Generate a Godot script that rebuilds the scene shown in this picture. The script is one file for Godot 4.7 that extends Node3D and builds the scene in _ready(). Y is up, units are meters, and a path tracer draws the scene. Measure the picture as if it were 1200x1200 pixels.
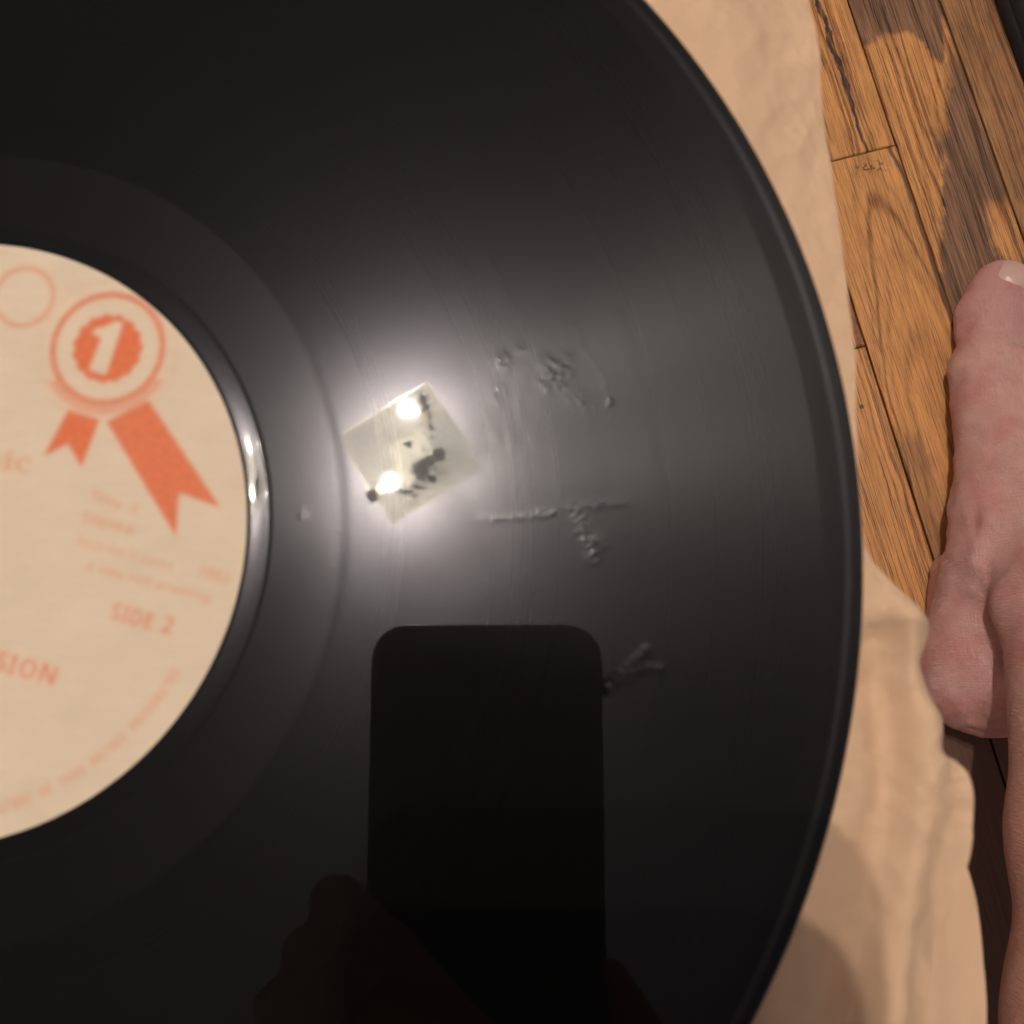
extends Node3D
# A vinyl record on its paper sleeve, seen from just above, with a wooden floor and a bare foot below. Metres; y is up; the camera stands above x = 0, z = 0.

const MM := 0.001
const EYE := 0.6246            # height of the lens above the floor
const TOP := 0.4596            # height of the record's playing surface
const CX := -0.1032            # the record's spindle
const CZ := -0.0231
const PLANK := 0.05715
const TURN := 0.24212          # radians the floor boards are turned by

var names := {}
var fbm := FastNoiseLite.new()
var ridged := FastNoiseLite.new()
var cells := FastNoiseLite.new()


func _ready() -> void:
	# --- camera
	var cam := Camera3D.new()
	cam.name = "camera"
	var n := Vector3(0.0526, 0.1559, 1.0).normalized()     # straight down, in the lens's axes (right, down, forward)
	var ax := (Vector3(1, 0, 0) - n * n.x).normalized()
	var az := n.cross(ax)
	cam.transform = Transform3D(Basis(Vector3(ax.x, -n.x, az.x), Vector3(-ax.y, n.y, -az.y), Vector3(-ax.z, n.z, -az.z)), Vector3(0, EYE, 0))
	cam.near = 0.01
	cam.far = 20.0
	var lens := CameraAttributesPhysical.new()
	lens.frustum_focal_length = 24.06
	lens.frustum_near = 0.01
	lens.frustum_far = 20.0
	lens.frustum_focus_distance = 0.56
	lens.exposure_aperture = 19.0
	cam.attributes = lens
	add_child(cam)
	cam.fov = 53.02
	# --- surroundings
	var env := Environment.new()
	env.background_mode = Environment.BG_COLOR
	env.background_color = Color(0.25, 0.235, 0.22).linear_to_srgb()
	env.tonemap_mode = Environment.TONE_MAPPER_LINEAR
	env.tonemap_exposure = 1.07
	env.sdfgi_enabled = true
	env.ssao_enabled = true
	env.ssil_enabled = true
	var we := WorldEnvironment.new()
	we.name = "surroundings"
	we.environment = env
	add_child(we)
	# --- noises
	fbm.seed = 7
	fbm.noise_type = FastNoiseLite.TYPE_SIMPLEX_SMOOTH
	fbm.fractal_octaves = 4
	fbm.frequency = 1.0
	ridged.seed = 11
	ridged.noise_type = FastNoiseLite.TYPE_SIMPLEX
	ridged.fractal_type = FastNoiseLite.FRACTAL_RIDGED
	ridged.fractal_octaves = 3
	ridged.frequency = 1.0
	cells.seed = 5
	cells.noise_type = FastNoiseLite.TYPE_CELLULAR
	cells.frequency = 1.0

	build_lamp()
	build_floor()
	build_case()
	build_sleeve()
	build_record()
	build_person()
	build_phone()


# ------------------------------------------------------------------ helpers

func numbered(called: String) -> String:
	var k: int = names.get(called, -1) + 1
	names[called] = k
	return called if k == 0 else "%s_%03d" % [called, k]


func thing(called: String, label: String, category: String, at := Vector3.ZERO, turn := 0.0) -> Node3D:
	var o := Node3D.new()
	o.name = numbered(called)
	add_child(o)
	o.position = at
	o.rotation.y = turn
	o.set_meta("label", label)
	o.set_meta("category", category)
	return o


func part(called: String, mesh: Mesh, mat: Material, parent: Node, at := Vector3.ZERO) -> MeshInstance3D:
	var o := MeshInstance3D.new()
	o.name = called
	o.mesh = mesh
	o.material_override = mat
	parent.add_child(o, true)
	o.position = at
	return o


func lin(r: float, g: float, b: float, a := 1.0) -> Color:   # a real-world base colour, given as linear light
	var c := Color(r, g, b).linear_to_srgb()
	c.a = a
	return c


func mat(c: Color, rough := 0.8, metal := 0.0) -> StandardMaterial3D:
	var m := StandardMaterial3D.new()
	m.albedo_color = c
	m.roughness = rough
	m.metallic = metal
	return m


func arrays(v: PackedVector3Array, nrm: PackedVector3Array, idx: PackedInt32Array, uv := PackedVector2Array(), col := PackedColorArray()) -> ArrayMesh:
	var a := []
	a.resize(Mesh.ARRAY_MAX)
	a[Mesh.ARRAY_VERTEX] = v
	a[Mesh.ARRAY_NORMAL] = nrm
	a[Mesh.ARRAY_INDEX] = idx
	if uv.size():
		a[Mesh.ARRAY_TEX_UV] = uv
	if col.size():
		a[Mesh.ARRAY_COLOR] = col
	var m := ArrayMesh.new()
	m.add_surface_from_arrays(Mesh.PRIMITIVE_TRIANGLES, a)
	return m


# A sheet of (nu + 1) x (nv + 1) points f(i / nu, j / nv); with up, its normals look towards +y side first; thick > 0 adds an underside and a hem.
func sheet(nu: int, nv: int, f: Callable, thick := 0.0, uvf = null) -> ArrayMesh:
	var v := PackedVector3Array()
	var uv := PackedVector2Array()
	for j in nv + 1:
		for i in nu + 1:
			v.append(f.call(float(i) / nu, float(j) / nv))
			uv.append(uvf.call(float(i) / nu, float(j) / nv) if uvf != null else Vector2(float(i) / nu, float(j) / nv))
	var w := nu + 1
	var nr := PackedVector3Array()
	for j in nv + 1:
		for i in w:
			var du := v[j * w + mini(i + 1, nu)] - v[j * w + maxi(i - 1, 0)]
			var dv := v[mini(j + 1, nv) * w + i] - v[maxi(j - 1, 0) * w + i]
			var q := dv.cross(du).normalized()
			nr.append(q if q.y >= 0 else -q)
	var idx := PackedInt32Array()
	for j in nv:
		for i in nu:
			quad(idx, v, nr, j * w + i, j * w + i + 1, (j + 1) * w + i + 1, (j + 1) * w + i)
	if thick > 0.0:
		var base := v.size()
		for k in base:
			v.append(v[k] - nr[k] * thick)
			nr.append(-nr[k])
			uv.append(uv[k])
		for j in nv:
			for i in nu:
				quad(idx, v, nr, base + j * w + i, base + j * w + i + 1, base + (j + 1) * w + i + 1, base + (j + 1) * w + i)
		var loop := []
		for i in nu: loop.append(i)
		for j in nv: loop.append(j * w + nu)
		for i in nu: loop.append(nv * w + nu - i)
		for j in nv: loop.append((nv - j) * w)
		var mid := Vector3.ZERO
		for k in loop: mid += v[k]
		mid /= loop.size()
		for k in loop.size():
			var a: int = loop[k]
			var b: int = loop[(k + 1) % loop.size()]
			var s := v.size()
			var out := ((v[b] - v[a]).cross(nr[a])).normalized()
			if out.dot(v[a] - mid) < 0: out = -out
			for p in [v[a], v[b], v[base + b], v[base + a]]:
				v.append(p)
				nr.append(out)
				uv.append(uv[a])
			quad(idx, v, nr, s, s + 1, s + 2, s + 3)
	return arrays(v, nr, idx, uv)


# Two triangles, wound so that their front is where the normals point (front faces run clockwise).
func quad(idx: PackedInt32Array, v: PackedVector3Array, nr: PackedVector3Array, a: int, b: int, c: int, d: int) -> void:
	var g := (v[c] - v[a]).cross(v[d] - v[b])
	if g.dot(nr[a] + nr[b] + nr[c] + nr[d]) > 0:
		idx.append_array([a, c, b, a, d, c])
	else:
		idx.append_array([a, b, c, a, c, d])


# A surface of revolution about y: profile points (radius, height).
func lathe(prof: PackedVector2Array, seg: int, rmax := 1.0) -> ArrayMesh:
	var v := PackedVector3Array()
	var nr := PackedVector3Array()
	var uv := PackedVector2Array()
	var np := prof.size()
	for j in seg + 1:
		var t := TAU * j / seg
		for i in np:
			var d := prof[mini(i + 1, np - 1)] - prof[maxi(i - 1, 0)]
			var q := Vector2(-d.y, d.x).normalized()
			v.append(Vector3(cos(t) * prof[i].x, prof[i].y, sin(t) * prof[i].x))
			nr.append(Vector3(cos(t) * q.x, q.y, sin(t) * q.x))
			uv.append(Vector2(prof[i].x / rmax, float(j) / seg))
	var idx := PackedInt32Array()
	for j in seg:
		for i in np - 1:
			quad(idx, v, nr, j * np + i, j * np + i + 1, (j + 1) * np + i + 1, (j + 1) * np + i)
	return arrays(v, nr, idx, uv)


func round_rect(w: float, l: float, r: float, k := 8) -> PackedVector2Array:
	var p := PackedVector2Array()
	for c in [[1, 1, 0.0], [-1, 1, PI / 2], [-1, -1, PI], [1, -1, PI * 1.5]]:
		for i in k + 1:
			var t: float = c[2] + PI / 2 * i / k
			p.append(Vector2(c[0] * (w / 2 - r) + cos(t) * r, c[1] * (l / 2 - r) + sin(t) * r))
	return p


# A slab on a convex outline: rings of (inset, height) from bottom to top, closed by two caps.
func slab(outline: PackedVector2Array, rings: Array) -> ArrayMesh:
	var st := SurfaceTool.new()
	st.begin(Mesh.PRIMITIVE_TRIANGLES)
	var n := outline.size()
	var loops := []
	for ring in rings:
		var pts := []
		for i in n:
			var t := (outline[(i + 1) % n] - outline[(i + n - 1) % n]).normalized()
			var p: Vector2 = outline[i] - Vector2(t.y, -t.x) * ring[0]
			pts.append(Vector3(p.x, ring[1], p.y))
		loops.append(pts)
	st.set_smooth_group(1)
	for k in loops.size() - 1:
		for i in n:
			var a: Vector3 = loops[k][i]
			var b: Vector3 = loops[k][(i + 1) % n]
			var c: Vector3 = loops[k + 1][(i + 1) % n]
			var d: Vector3 = loops[k + 1][i]
			for p in [a, b, c, a, c, d]: st.add_vertex(p)
	st.set_smooth_group(-1)
	for e in [[loops[0], false], [loops[-1], true]]:
		var mid := Vector3.ZERO
		for p in e[0]: mid += p / n
		for i in n:
			var a: Vector3 = e[0][i]
			var b: Vector3 = e[0][(i + 1) % n]
			for p in ([mid, a, b] if e[1] else [mid, b, a]): st.add_vertex(p)
	st.generate_normals()
	return st.commit()


func seg_dist(p: Vector2, a: Vector2, b: Vector2) -> float:
	var d := b - a
	return p.distance_to(a + d * clampf((p - a).dot(d) / d.length_squared(), 0, 1))


func line_dist(p: Vector2, pts: Array) -> float:
	var best := 1e9
	for i in pts.size() - 1:
		best = minf(best, seg_dist(p, pts[i], pts[i + 1]))
	return best


func ss(a: float, b: float, x: float) -> float:
	return smoothstep(a, b, x)


# ------------------------------------------------------------------ surface nets over tapered capsules (millimetres)
# bones: [a, b, ra, rb]; those of one flesh join softly by k.

func flesh(bones: Array, k: float, cell: float, shade: Callable, extra = null) -> ArrayMesh:
	var lo := Vector3.ONE * 1e9
	var hi := -lo
	for b in bones:
		var r: float = maxf(b[2], b[3]) + k * 0.5 + cell * 2
		lo = lo.min(b[0] - Vector3.ONE * r).min(b[1] - Vector3.ONE * r)
		hi = hi.max(b[0] + Vector3.ONE * r).max(b[1] + Vector3.ONE * r)
	var nx := int((hi.x - lo.x) / cell) + 2
	var ny := int((hi.y - lo.y) / cell) + 2
	var nz := int((hi.z - lo.z) / cell) + 2
	var d := PackedFloat32Array()
	d.resize(nx * ny * nz)
	d.fill(50.0)
	var step := 6
	for bz in range(0, nz, step):
		for by in range(0, ny, step):
			for bx in range(0, nx, step):
				var mid := lo + Vector3(bx + step * 0.5, by + step * 0.5, bz + step * 0.5) * cell
				var reach := step * cell * 0.8661
				var near := []
				var deep := false
				for b in bones:
					var q := capsule(mid, b)
					if q < reach + k + cell * 2:
						near.append(b)
					if q < -reach - k - cell:
						deep = true
				if near.is_empty():
					continue
				for z in range(bz, mini(bz + step, nz)):
					for y in range(by, mini(by + step, ny)):
						for x in range(bx, mini(bx + step, nx)):
							if deep:
								d[(z * ny + y) * nx + x] = -50.0
								continue
							var p := lo + Vector3(x, y, z) * cell
							var m := 60.0
							for b in near:
								var q := capsule(p, b)
								var h: float = maxf(b[4] - absf(m - q), 0.0) / b[4] if b.size() > 4 else maxf(k - absf(m - q), 0.0) / k
								m = minf(m, q) - h * h * (b[4] if b.size() > 4 else k) * 0.25
							if extra != null:
								m = extra.call(p, m)
							d[(z * ny + y) * nx + x] = m
	var at := {}
	var v := PackedVector3Array()
	var idx := PackedInt32Array()
	var sx := 1
	var sy := nx
	var sz := nx * ny
	var corner := [0, sx, sy, sx + sy, sz, sz + sx, sz + sy, sz + sx + sy]
	var off := []
	for c in 8: off.append(Vector3(c & 1, (c >> 1) & 1, (c >> 2) & 1))
	var edges := []
	for a in 8:
		for e in 3:
			if not (a >> e) & 1: edges.append([a, a | (1 << e)])
	for z in nz - 1:
		for y in ny - 1:
			for x in nx - 1:
				var o := (z * ny + y) * nx + x
				var d0 := d[o]
				if absf(d0) > cell * 4:
					continue
				var inside := 0
				for c in 8:
					if d[o + corner[c]] < 0: inside |= 1 << c
				if inside == 0 or inside == 255:
					continue
				var sum := Vector3.ZERO
				var cnt := 0
				for e in edges:
					var da := d[o + corner[e[0]]]
					var db := d[o + corner[e[1]]]
					if (da < 0) != (db < 0):
						sum += off[e[0]].lerp(off[e[1]], da / (da - db))
						cnt += 1
				at[o] = v.size()
				v.append(lo + (Vector3(x, y, z) + sum / cnt) * cell)
	for o in at:
		var s0 := d[o] < 0
		for e in [[sx, sy, sz], [sy, sz, sx], [sz, sx, sy]]:
			if (d[o + e[0]] < 0) == s0:
				continue
			var q1: int = o - e[1]
			var q2: int = o - e[1] - e[2]
			var q3: int = o - e[2]
			if at.has(q1) and at.has(q2) and at.has(q3):
				if s0: idx.append_array([at[o], at[q3], at[q2], at[o], at[q2], at[q1]])
				else: idx.append_array([at[o], at[q2], at[q3], at[o], at[q1], at[q2]])
	var nr := PackedVector3Array()
	nr.resize(v.size())
	for t in range(0, idx.size(), 3):
		var g := (v[idx[t + 2]] - v[idx[t]]).cross(v[idx[t + 1]] - v[idx[t]])
		for j in 3: nr[idx[t + j]] += g
	var col := PackedColorArray()
	for i in v.size():
		nr[i] = nr[i].normalized()
		col.append(shade.call(v[i], nr[i]))
		v[i] = v[i] * MM
	return arrays(v, nr, idx, PackedVector2Array(), col)


func capsule(p: Vector3, b: Array) -> float:
	var a: Vector3 = b[0]
	var u: Vector3 = b[1] - a
	var l := u.length_squared()
	var t := clampf((p - a).dot(u) / l, 0.0, 1.0) if l > 0.0 else 0.0
	return p.distance_to(a + u * t) - lerpf(b[2], b[3], t)


# ------------------------------------------------------------------ the ceiling and its lamp, which the record mirrors

func build_lamp() -> void:
	var c := Vector3(-0.345, 2.495, -0.486)
	var ceil := part("ceiling", slab(round_rect(5.0, 5.0, 0.05, 2), [[0.0, 0.0], [0.0, 0.1]]), mat(lin(0.385, 0.370, 0.425), 0.9), self, Vector3(c.x, c.y + 0.155, c.z))
	ceil.set_meta("kind", "structure")
	ceil.set_meta("label", "plain pale ceiling around the square lamp")
	ceil.set_meta("category", "ceiling")
	var lamp := thing("ceiling_lamp", "square glass ceiling lamp with two lit bulbs, mirrored in the record", "lamp", c, -1.0146)
	var white := mat(lin(0.6, 0.58, 0.54), 0.5)
	part("ceiling_plate", slab(round_rect(0.10, 0.10, 0.012, 5), [[0.004, 0.075], [0.0, 0.079], [0.0, 0.1548]]), white, lamp)
	var film := Image.create(256, 256, false, Image.FORMAT_RGBA8)       # how dusty the glass is: (glow kept, opacity)
	var glow := Image.create(256, 256, false, Image.FORMAT_RGB8)
	for y in 256:
		for x in 256:
			var p := Vector2(x / 255.0 - 0.5, y / 255.0 - 0.5) * 0.236
			var dirt := 0.0
			for g in lamp_dirt():
				var q: Vector2 = (p - Vector2(g[0], g[1])).rotated(-g[4])
				var d: float = Vector2(q.x / g[2], q.y / g[3]).length() + 0.55 * fbm.get_noise_2d(p.x * 60.0, p.y * 60.0) + 0.25 * fbm.get_noise_2d(p.x * 200.0, p.y * 200.0)
				dirt = maxf(dirt, ss(1.25, 0.55, d))
			var smear := 0.95 + 0.30 * fbm.get_noise_2d(p.x * 25.0 + 7.0, p.y * 12.0) + 0.26 * fbm.get_noise_2d(p.x * 30.0 + p.y * 90.0, p.y * 20.0)
			var tint := Vector3(0.97, 0.96, 0.915).lerp(Vector3(0.09, 0.085, 0.06), dirt) * minf(smear, 1.08)
			glow.set_pixel(x, y, Color(tint.x, tint.y, tint.z).linear_to_srgb())
			film.set_pixel(x, y, Color(lerpf(0.85, 0.12, dirt), lerpf(0.83, 0.11, dirt), lerpf(0.76, 0.09, dirt), lerpf(0.5, 0.97, dirt)))
	var glass := mat(Color.WHITE, 0.45)
	glass.albedo_texture = ImageTexture.create_from_image(film)
	glass.transparency = BaseMaterial3D.TRANSPARENCY_ALPHA
	glass.emission_enabled = true
	glass.emission_texture = ImageTexture.create_from_image(glow)
	glass.emission_operator = BaseMaterial3D.EMISSION_OP_MULTIPLY
	glass.emission = lin(1.0, 0.95, 0.85)
	glass.emission_energy_multiplier = 6.4
	var s := 0.118
	part("glass_shade", sheet(28, 28, func(u, v):
		var x: float = (u * 2 - 1)
		var z: float = (v * 2 - 1)
		var e: float = maxf(absf(x), absf(z))
		var bow: float = 1.0 - 0.03 * (1 - x * x) * (1 - z * z)
		return Vector3(x * s * bow, 0.006 * (x * x + z * z) + 0.028 * ss(0.86, 1.0, e), z * s * bow), 0.003), glass, lamp)
	var edge := mat(lin(0.8, 0.8, 0.75), 0.2)
	edge.emission_enabled = true
	edge.emission = lin(1.0, 0.97, 0.9)
	edge.emission_energy_multiplier = 16.0  # the highlight along one rim, put in as glow
	for k in 4:
		var bar := part("glass_edge", slab(round_rect(0.226 if k == 3 else 0.20, 0.0022, 0.001, 3), [[0.0005, 0.0], [0.0, 0.0006], [0.0, 0.0016], [0.0005, 0.002]]), edge if k == 3 else glass, lamp, Vector3(sin(k * PI / 2), 0.0, cos(k * PI / 2)) * 0.1195 + Vector3(0, 0.034, 0))
		bar.rotation.y = k * PI / 2
	var hot := mat(lin(1, 1, 1), 0.5)
	hot.emission_enabled = true
	hot.emission = lin(1.0, 0.94, 0.82)
	hot.emission_energy_multiplier = 200.0
	var brass := mat(lin(0.45, 0.30, 0.12), 0.35, 0.8)
	var bulb := lathe(PackedVector2Array([Vector2(0.009, -0.034), Vector2(0.0095, -0.024), Vector2(0.011, -0.012), Vector2(0.0125, 0.0), Vector2(0.0115, 0.010), Vector2(0.007, 0.0145), Vector2(0.0, 0.016)]), 20)
	var socket := lathe(PackedVector2Array([Vector2(0.0, -0.062), Vector2(0.013, -0.062), Vector2(0.014, -0.04), Vector2(0.0135, -0.033), Vector2(0.0, -0.033)]), 16)
	for q in [[Vector3(-0.0872, 0.028, -0.0471), Vector3(-0.8, 0, 0.6)], [Vector3(0.0364, 0.028, 0.071), Vector3(-0.1, 0, -0.995)]]:
		var turn := Basis(Quaternion(Vector3.UP, q[1].normalized()))
		part("bulb", bulb, hot, lamp, q[0]).basis = turn
		part("socket", socket, brass, lamp, q[0]).basis = turn
		var l := OmniLight3D.new()
		l.name = "bulb_light"
		l.light_color = lin(1.0, 0.91, 0.81)
		l.light_energy = 1.2
		l.light_size = 0.0115
		l.omni_range = 8.0
		l.omni_attenuation = 2.0
		l.shadow_enabled = true
		lamp.add_child(l, true)
		l.position = q[0]
	part("finial", lathe(PackedVector2Array([Vector2(0.0, -0.016), Vector2(0.005, -0.014), Vector2(0.0075, -0.009), Vector2(0.006, -0.004), Vector2(0.009, -0.001), Vector2(0.009, 0.004)]), 16), mat(lin(0.05, 0.045, 0.04), 0.5), lamp, Vector3(-0.0077, 0.0, -0.0061))
	# flecks of dust and dead moths that have gathered on the glass
	var dark := mat(lin(0.05, 0.045, 0.035), 0.9)
	var bits := lamp_dirt()
	for g in [bits[3], bits[8], bits[10], bits[11], bits[12], bits[13]]:
		var out := PackedVector2Array()
		for i in 22:
			var t := TAU * i / 22
			var r: float = 1.0 + 0.28 * fbm.get_noise_2d(cos(t) * 1.7 + g[0] * 90.0, sin(t) * 1.7 + g[1] * 90.0) * 2.0
			out.append(Vector2(cos(t) * g[2], sin(t) * g[3]).rotated(g[4]) * r)
		part("dust_clump", slab(out, [[0.0012, -0.0052], [0.0, -0.0044], [0.0006, -0.0032]]), dark, lamp, Vector3(g[0], 0.0, g[1]))


func lamp_dirt() -> Array:   # along, across, half length, half width, turn; in the lamp's own axes
	return [[0.057, -0.002, 0.026, 0.021, 0.6], [0.054, -0.026, 0.018, 0.018, 0.2], [0.051, -0.051, 0.021, 0.017, 1.0], [0.086, -0.010, 0.013, 0.008, -0.6], [0.077, 0.0586, 0.026, 0.0055, -1.0], [0.086, 0.026, 0.016, 0.005, -0.9],
		[-0.0786, -0.0876, 0.014, 0.011, 0.4], [-0.060, -0.084, 0.012, 0.009, 1.2], [-0.040, -0.081, 0.006, 0.004, 0.0], [-0.0138, -0.0717, 0.011, 0.005, -0.3], [-0.03, -0.055, 0.004, 0.003, 0.3], [0.008, -0.06, 0.005, 0.003, 0.9], [0.02, -0.03, 0.004, 0.0035, 0.0], [0.10, 0.04, 0.006, 0.004, 0.7]]


# ------------------------------------------------------------------ the floor

func plank_point(a: float, b: float) -> Vector3:   # across and along the boards, in metres
	return Vector3(a * cos(TURN) + b * sin(TURN), 0, -a * sin(TURN) + b * cos(TURN))


func grain(kind: int, seed_: int, a0: float, b0: float, len_: float, w := 256, h := 1024) -> ImageTexture:
	# oak: growth rings drawn out along the board, open pores, worn varnish, dirt and painted shade
	var data := PackedByteArray()
	data.resize(w * h * 3)
	var so := seed_ * 37.7
	for j in h:
		var b := b0 + len_ * (j + 0.5) / h
		for i in w:
			var a := a0 + 57.15 * (i + 0.5) / w
			var warp := fbm.get_noise_2d(a * 0.02 + so, b * 0.005) * 7.0 + fbm.get_noise_2d(a * 0.12 + so, b * 0.02 + 40.0) * 1.3
			var fine := fbm.get_noise_2d(a * 0.8 + so, b * 0.02)
			var hair := fbm.get_noise_2d(a * 1.15 - so, b * 0.012 + 20.0)
			var broad := fbm.get_noise_2d(a * 0.05 - so, b * 0.012)
			var late := 0.0
			if kind == 1:      # a flat-sawn board: broad arches, drawn by rows of pores
				var ca := a - a0 - 33.0 - fbm.get_noise_2d(so, b * 0.01) * 5.0
				var q := (b - b0) - 40.0 - ca * ca * 0.15 + warp * 2.0
				late = 0.9 * exp(-q * q / 40.0) + 0.35 * exp(-pow(q - 34.0, 2) / 60.0) + 0.3 * exp(-pow(q + 30.0, 2) / 50.0) + 0.4 * exp(-pow(q - 80.0, 2) / 90.0)
				late *= 0.55 + 0.6 * absf(fine) + 0.5 * hair
			elif kind == 2:    # tight straight grain, its lines uneven in width and distance
				var q := ridged.get_noise_2d((a + warp * 0.5) * 0.17 + so, b * 0.0012) + 0.35 * hair
				late = ss(0.02, 0.7, q) * (0.75 + 0.5 * fine)
			else:
				var q := fbm.get_noise_2d((a + warp * 0.6) * 0.16 + so, b * 0.0016) * 1.3 + 0.5 * hair
				late = ss(-0.05, 0.6, q) * 0.9
			var line := ss(0.20, 0.45, hair) * 0.65
			var pore := ss(0.16, 0.36, fbm.get_noise_2d(a * 1.2 - so, b * 0.05 + 9.0)) * (0.25 + 0.9 * late)
			var c := Vector3(0.62, 0.285, 0.095) * (1.0 + 0.22 * broad + 0.28 * fine)
			c = c.lerp(Vector3(0.185, 0.068, 0.025), clampf(late * (1.15 if kind == 1 else 0.85), 0, 0.85))
			c = c.lerp(Vector3(0.105, 0.038, 0.015), clampf(maxf(line, pore), 0, 0.88))
			# worn varnish, and shade painted behind the heel
			var wear_shade := wear_shade_at(kind, seed_, a, b)
			if wear_shade.x > 0.0:
				var grey := Vector3(0.185, 0.098, 0.06) * (1.0 + 0.9 * fine + 0.3 * broad - 0.55 * late - 0.4 * line)
				c = c.lerp(grey, wear_shade.x)
				if b > 30.0: c = c.lerp(Vector3(0.12, 0.05, 0.03), 0.8 * ss(30.0, 70.0, b))  # reddish shade behind the heel, painted into the boards
			if wear_shade.y > 0.0:
				c = c.lerp(Vector3(0.032, 0.022, 0.022), wear_shade.y)
			# scratches and specks
			var sp := ss(0.72, 0.80, fbm.get_noise_2d(a * 0.9 + 300.0 + so, b * 0.8))
			c = c.lerp(Vector3(0.06, 0.03, 0.02), sp * 0.7)
			var o := (j * w + i) * 3
			var s := Color(maxf(c.x, 0.004), maxf(c.y, 0.003), maxf(c.z, 0.002)).linear_to_srgb()
			data[o] = int(clampf(s.r, 0, 1) * 255)
			data[o + 1] = int(clampf(s.g, 0, 1) * 255)
			data[o + 2] = int(clampf(s.b, 0, 1) * 255)
	return ImageTexture.create_from_image(Image.create_from_data(w, h, false, Image.FORMAT_RGB8, data))


func wear_shade_at(kind: int, seed_: int, a: float, b: float) -> Vector2:   # (varnish worn to grey brown, black dirt), both also carrying painted shade
	var nz := fbm.get_noise_2d(a * 0.09, b * 0.05 + seed_) * 7.0 + fbm.get_noise_2d(a * 0.5, b * 0.12) * 2.5
	if seed_ == 4 and b > 30.0:
		return Vector2(ss(30.0, 70.0, b + nz) * 0.95, 0.25 * ss(30.0, 60.0, b))  # near end darkened as painted shade behind the heel
	if seed_ == 3:      # the split board at the top
		var crack := absf(a - 268.6 - fbm.get_noise_2d(1.0, b * 0.04) * 2.0)
		var wide := 0.5 + 1.9 * ss(-285, -340, b) * (0.6 + 0.8 * fbm.get_noise_2d(5.0, b * 0.06))
		var dirt := 1.0 - ss(wide, wide + 0.9, crack)
		return Vector2(ss(3, -3, a - 240 + nz) * 0.35, dirt * clampf(0.9 + 0.5 * fbm.get_noise_2d(a * 0.5, b * 0.06), 0.3, 0.97))
	if seed_ == 4:      # the smooth board with the arch
		var mark := ss(5.0, 2.0, absf(b + 262.0 + nz * 0.3)) * ss(14, 6, absf(a - 268.0)) * ss(0.1, 0.35, fbm.get_noise_2d(a * 0.22, b * 0.3))
		var edge := ss(2.6, 0.6, absf(a - 286.2 + 3.5 * ss(-250, -272, b)) + nz * 0.12)
		return Vector2(ss(0, 14, nz + b + 95.0) * ss(6, -6, a - 247 + nz) * 0.45 + ss(-6, 10, a - 270 + nz + (b + 100.0) * 0.1) * ss(-150, -90, b) * 0.6, clampf(mark * 0.8 + edge * 0.75, 0, 1))  # left edge and right side turn darker brown towards the near end
	if seed_ == 5:      # worn at the top and along the right
		var top := ss(4, -4, b + 346.0 - 26.0 * ss(318, 333, a) + 26.0 * ss(334, 341, a) + nz)
		var right := ss(-3, 3, a - (337.0 + (b + 320.0) * -0.36) + nz * 0.8) * ss(-352, -300, b)
		right = maxf(right, ss(-4, 4, a - 312.0 + nz) * ss(-285, -262, b))
		right *= 1.0 - 0.85 * ss(-4, 4, a - 327.0 + nz) * ss(-225, -212, b)
		return Vector2(clampf(maxf(top, right), 0, 1) * 0.9, 0.0)
	if seed_ == 6:
		return Vector2(0.62 + 0.25 * clampf(nz * 0.1, -1, 1), 0.0)
	if b > 30.0 and seed_ != 5:
		return Vector2(ss(30.0, 70.0, b + nz) * 0.95, 0.25)  # the same painted shade, carried on to the next row
	if seed_ == 7:
		var hole := ss(1.9, 0.9, Vector2(a - 216.6, b + 113.1).length())
		return Vector2(0.0, hole * 0.85)
	return Vector2(ss(2, 9, nz) * 0.5, 0.0)


func plank_mesh(l: float) -> ArrayMesh:
	var w := PLANK - 0.001
	var e := 0.0009
	var v := PackedVector3Array()
	var nr := PackedVector3Array()
	var uv := PackedVector2Array()
	var idx := PackedInt32Array()
	var x := [-w / 2, -w / 2, -w / 2 + e, w / 2 - e, w / 2, w / 2]
	var y := [-0.019, -e, 0.0, 0.0, -e, -0.019]
	var ln := (l - 0.0008)
	var z := [-ln / 2, -ln / 2 + e, ln / 2 - e, ln / 2]
	for j in 3:
		for i in 5:
			var s := v.size()
			var pts := []
			for q in [[i, j], [i + 1, j], [i + 1, j + 1], [i, j + 1]]:
				var yy: float = y[q[0]]
				if (q[1] == 0 or q[1] == 3) and yy > -0.01: yy = minf(yy, -e)
				pts.append(Vector3(x[q[0]], yy, z[q[1]]))
			var g: Vector3 = (pts[2] - pts[0]).cross(pts[3] - pts[1])
			if g.length() < 1e-12: continue
			g = g.normalized()
			if g.y < -0.01 or (absf(g.y) < 0.01 and g.x * pts[0].x < 0): g = -g
			for p in pts:
				v.append(p)
				nr.append(g)
				uv.append(Vector2(p.x / w + 0.5, p.z / ln + 0.5))
			quad(idx, v, nr, s, s + 1, s + 2, s + 3)
	for q in [0, 3]:
		var s := v.size()
		for p in [Vector3(x[0], -0.019, z[q]), Vector3(x[5], -0.019, z[q]), Vector3(x[5], -e, z[q]), Vector3(x[0], -e, z[q])]:
			v.append(p)
			nr.append(Vector3(0, 0, -1 if q == 0 else 1))
			uv.append(Vector2(p.x / w + 0.5, p.z / ln + 0.5))
		quad(idx, v, nr, s, s + 1, s + 2, s + 3)
	return arrays(v, nr, idx, uv)


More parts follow.
